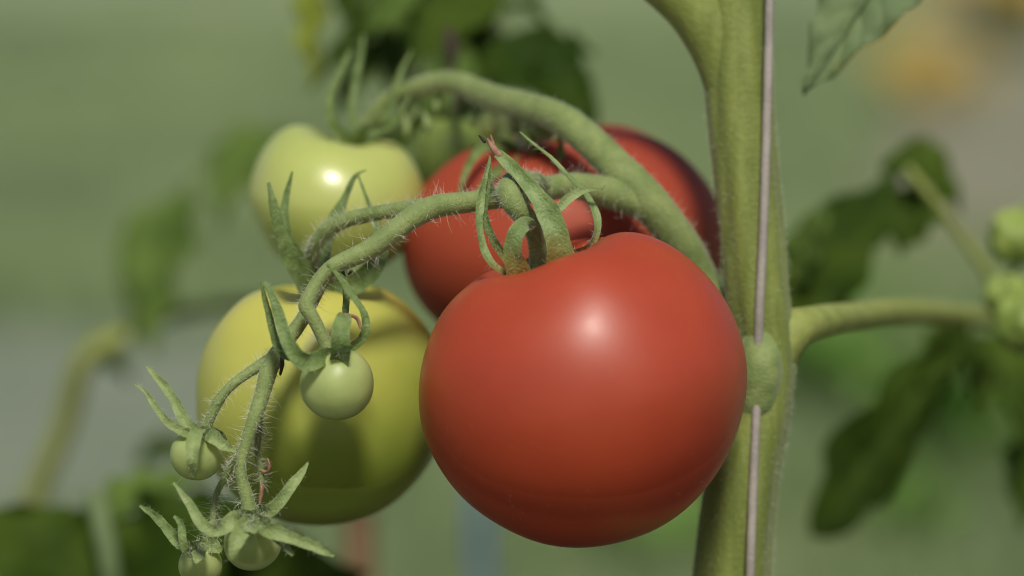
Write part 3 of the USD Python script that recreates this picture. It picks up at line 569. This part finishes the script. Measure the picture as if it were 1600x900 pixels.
# ------------------------------------------------------------------ neighbouring plants, out of focus
pb = thing('tomato_plant', 'dark leafy tomato plant out of focus at the top behind the truss', 'tomato plant', P(1150, 900, 28) * [1, 1, 0])
sm = bar([P(1150, 900, 28) * [1, 1, 0], P(1150, 1500, 28), P(1150, 900, 27), P(1090, 700, 26), P(930, 450, 26), P(790, 150, 25), P(720, -200, 26)], 0.005, n=60)
part(pb, 'main_stem', sm, 'stem')
for i, (b0, b1, w, nv, cu, mt) in enumerate([
        ((760, -60, 17), (640, 95, 15), 130, (0.1, -0.7, 0.7), 0.2, 'leaf'),
        ((690, -60, 18), (745, 110, 16), 120, (-0.2, -0.7, 0.7), 0.2, 'leaf'),
        ((770, 55, 15), (945, 205, 14), 150, (0.2, -0.7, 0.7), 0.25, 'leaf'),
        ((800, 90, 16), (920, 62, 15), 90, (0.2, -0.6, 0.8), 0.3, 'leaf'),
        ((740, 60, 17), (790, 190, 16), 110, (0.2, -0.7, 0.6), 0.2, 'leaf'),
        ((610, -30, 16), (486, 140, 14), 34, (0.5, -0.7, 0.4), 0.1, 'leaf'),
        ((500, -60, 17), (478, 130, 16), 62, (-0.5, -0.6, 0.4), 0.15, 'leaf_yellow'),
        ((545, -40, 18), (535, 34, 17), 50, (0.2, -0.8, 0.5), 0.1, 'leaf'),
        ((620, -40, 20), (580, 120, 19), 110, (-0.2, -0.8, 0.4), 0.2, 'leaf_pale'),
        ((700, 120, 18), (650, 250, 17), 110, (0.0, -0.8, 0.5), 0.2, 'leaf'),
        ((810, -60, 19), (770, 60, 18), 60, (0.3, -0.8, 0.4), 0.2, 'leaf_pale'),
        ((660, -50, 16), (560, 60, 15), 60, (0.2, -0.7, 0.6), 0.2, 'leaf_mid'),
        ((640, 10, 18), (610, 150, 17), 80, (0.2, -0.8, 0.5), 0.2, 'leaf_mid'),
        ((730, 70, 15), (660, 190, 14), 70, (0.2, -0.8, 0.5), 0.2, 'leaf_mid'),
        ((850, 90, 15), (905, 195, 14), 90, (0.3, -0.7, 0.6), 0.3, 'leaf'),
        ((760, 110, 17), (745, 230, 15), 90, (0.1, -0.8, 0.5), 0.2, 'leaf_mid'),
        ((690, -80, 20), (860, 20, 18), 80, (0.1, -0.7, 0.6), 0.2, 'leaf'),
        ((590, 60, 17), (520, 175, 16), 46, (0.2, -0.8, 0.5), 0.2, 'leaf'),
        ((640, 190, 16), (600, 250, 15), 50, (0.2, -0.8, 0.5), 0.2, 'leaf')]):
    part(pb, 'leaflet', leaflet(P(b0[0], b0[1], b0[2] + 6), P(b1[0], b1[1], b1[2] + 6), S(w, b0[2] + 6), nv, curl=cu, seed=40 + i, lobes=3, lobe=0.4), mt)
part(pb, 'withered_flower', tube([(700, 45, 17, 12), (706, 72, 17, 26), (704, 95, 17, 20), (700, 112, 17, 8)], n=20, k=12, bump=0.3, bs=0.5), 'dead', label='dark brown withered flower')

pl = thing('tomato_plant', 'blurred tomato plant with drooping leaves left of the yellow tomato', 'tomato plant', P(40, 900, 42) * [1, 1, 0])
part(pl, 'main_stem', bar([P(40, 900, 42) * [1, 1, 0], P(-10, 1500, 42), P(30, 900, 41), P(62, 755, 40), P(105, 650, 39), P(135, 560, 38), P(185, 530, 38)], 0.0043, n=70), 'stem_pale')
part(pl, 'side_stalk', bar([P(140, 555, 38), P(190, 530, 39), P(260, 495, 40), P(370, 478, 42), P(470, 470, 44)], 0.0026, n=40), 'leaf')
part(pl, 'side_stalk', bar([P(185, 530, 38), P(215, 480, 39), P(250, 350, 40), P(310, 275, 40), P(420, 195, 40)], 0.0014, n=40), 'leaf_pale')
for i, (b0, b1, w, nv, cu, mt) in enumerate([
        ((275, 285, 27), (212, 540, 24), 130, (-0.4, -0.7, 0.6), 0.35, 'weed'),
        ((440, 185, 27), (325, 318, 24), 130, (-0.4, -0.6, 0.7), 0.4, 'weed'),
        ((150, 545, 26), (205, 590, 25), 40, (0.4, -0.6, 0.6), 0.2, 'leaf'),
        ((212, 712, 26), (300, 695, 24), 62, (0.1, -0.7, 0.7), 0.2, 'leaf')]):
    part(pl, 'leaflet', leaflet(P(b0[0], b0[1], b0[2] + 12), P(b1[0], b1[1], b1[2] + 12), S(w, b0[2] + 12), nv, curl=cu, seed=60 + i, lobes=3, lobe=0.2), 'leaf_mid' if mt == 'weed' else mt)

pc = thing('tomato_plant', 'low plant with broad dark leaves in the bottom left corner', 'tomato plant', P(170, 900, 20) * [1, 1, 0])
part(pc, 'main_stem', bar([P(170, 900, 20) * [1, 1, 0], P(190, 1500, 20), P(178, 960, 19), P(168, 860, 18.5), P(150, 780, 19)], 0.0034, n=60), 'leaf_pale')
part(pc, 'leaflet', leaflet(P(150, 800, 20), P(330, 730, 22), S(90, 14), (0, -0.5, 0.9), curl=0.2, seed=90), 'leaf_mid')
for i, (b0, b1, w, nv, cu) in enumerate([
        ((165, 960, 14), (-30, 790, 14), 210, (0.0, -0.7, 0.7), 0.2),
        ((185, 930, 14), (400, 780, 12), 200, (0.0, -0.75, 0.6), 0.2),
        ((230, 960, 15), (560, 880, 13), 220, (0.0, -0.7, 0.7), 0.2),
        ((160, 980, 15), (60, 860, 14), 200, (0.0, -0.8, 0.6), 0.2)]):
    part(pc, 'leaflet', leaflet(P(b0[0], b0[1], b0[2] + 6), P(b1[0], b1[1], b1[2] + 6), S(w, b0[2] + 6), nv, curl=cu, seed=80 + i, lobes=3, lobe=0.15), 'leaf')

# ------------------------------------------------------------------ stakes and a label in the bed behind
def stake(name, label, cat, px, py0, dz, rad, mt, lean=0.0):
    b = P(px, 900, dz); t = P(px, py0, dz)
    bb = np.array([b[0] + lean, b[1] + 0.01, -0.05])
    th = thing(name, label, cat, bb * [1, 1, 0])
    part(th, 'rod', bar([bb, b, t], rad, n=30), mt)
    return th
stake('wooden_stake', 'brown wooden stake out of focus below the yellow tomato', 'stake', 562, 815, 40, 0.006, 'wood')
stake('blue_stake', 'blue plastic stake blurred behind the front red tomato', 'stake', 752, 700, 90, 0.0046, 'blue_plastic', lean=0.05)
lb = thing('plant_label', 'turquoise plastic plant label in the bottom left corner', 'plant label', P(5, 900, 30) * [1, 1, 0])
lp = P(5, 905, 30)
bx = trimesh.creation.box([0.022, 0.0015, 0.03]); bx.apply_translation(lp)
part(lb, 'plate', (bx.vertices, bx.faces), 'turquoise_plastic', smooth=False)
part(lb, 'pin', bar([lp * [1, 1, 0] - [0, 0, 0.05], lp * [1, 1, 0.5], lp - [0, 0, 0.015]], 0.002, n=12, k=8), 'turquoise_plastic')

# ------------------------------------------------------------------ weeds and flowers on the lawn
def weed(px, py, size, seed, label, flowers=0):
    o = on_ground(px, py); o[2] = ground_z(o[0], o[1])
    rng = np.random.default_rng(seed)
    t = thing('flowering_plant' if flowers else 'weed', label, 'flower' if flowers else 'weed', o, 'yellow flowers at the upper right' if flowers else 'weeds in the lawn')
    for k in range(3 if flowers else 9):
        a = k * 2.4 + rng.random(); el = 0.4 + 0.7 * rng.random()
        d = np.array([math.cos(a) * math.cos(el), math.sin(a) * math.cos(el), math.sin(el)])
        part(t, 'leaf', leaflet(o + d * 0.01, o + d * size * (0.7 + 0.5 * rng.random()), size * 0.4, [0, 0, 1], curl=0.3, seed=seed + k, lobe=0.05, n=14, m=3), 'weed')
    for k in range(flowers):
        q = o + np.array([rng.normal() * size * 0.4, rng.normal() * size * 0.4, size * (0.4 + 0.6 * rng.random())])
        st = part(t, 'flower_stalk', bar([o, (o + q) / 2 + [0, 0, 0.02], q], 0.003, n=12, k=6), 'weed')
        fl = []
        for j in range(7):
            a = j * 2 * math.pi / 7
            fl.append(leaflet(q, q + np.array([math.cos(a), 0.5 * math.sin(a), 0.85 * math.sin(a)]) * size * 0.26, size * 0.2, [0, -0.85, 0.5], n=8, m=2, seed=j))
        vs = np.vstack([x[0] for x in fl]); of = np.cumsum([0] + [len(x[0]) for x in fl[:-1]])
        part(st, 'petals', (vs, np.vstack([x[1] + k_ for x, k_ in zip(fl, of)])), 'petal')
weed(1290, 640, 0.14, 1, 'bright green weed in the grass right of the stem')
weed(1470, 740, 0.17, 2, 'dark green weed in the grass at the lower right')
weed(1300, 610, 0.20, 8, 'bright green weed in the grass just below the leaf stalk')
weed(1400, 860, 0.10, 9, 'low weed at the bottom right in the grass')
weed(1010, 880, 0.12, 3, 'low weed at the bottom edge right of the red tomato')
weed(1462, 178, 0.16, 5, 'small golden yellow flowering plant at the upper right', flowers=24)
weed(1560, 80, 0.30, 6, 'larger golden yellow flowering plant at the top right corner', flowers=16)
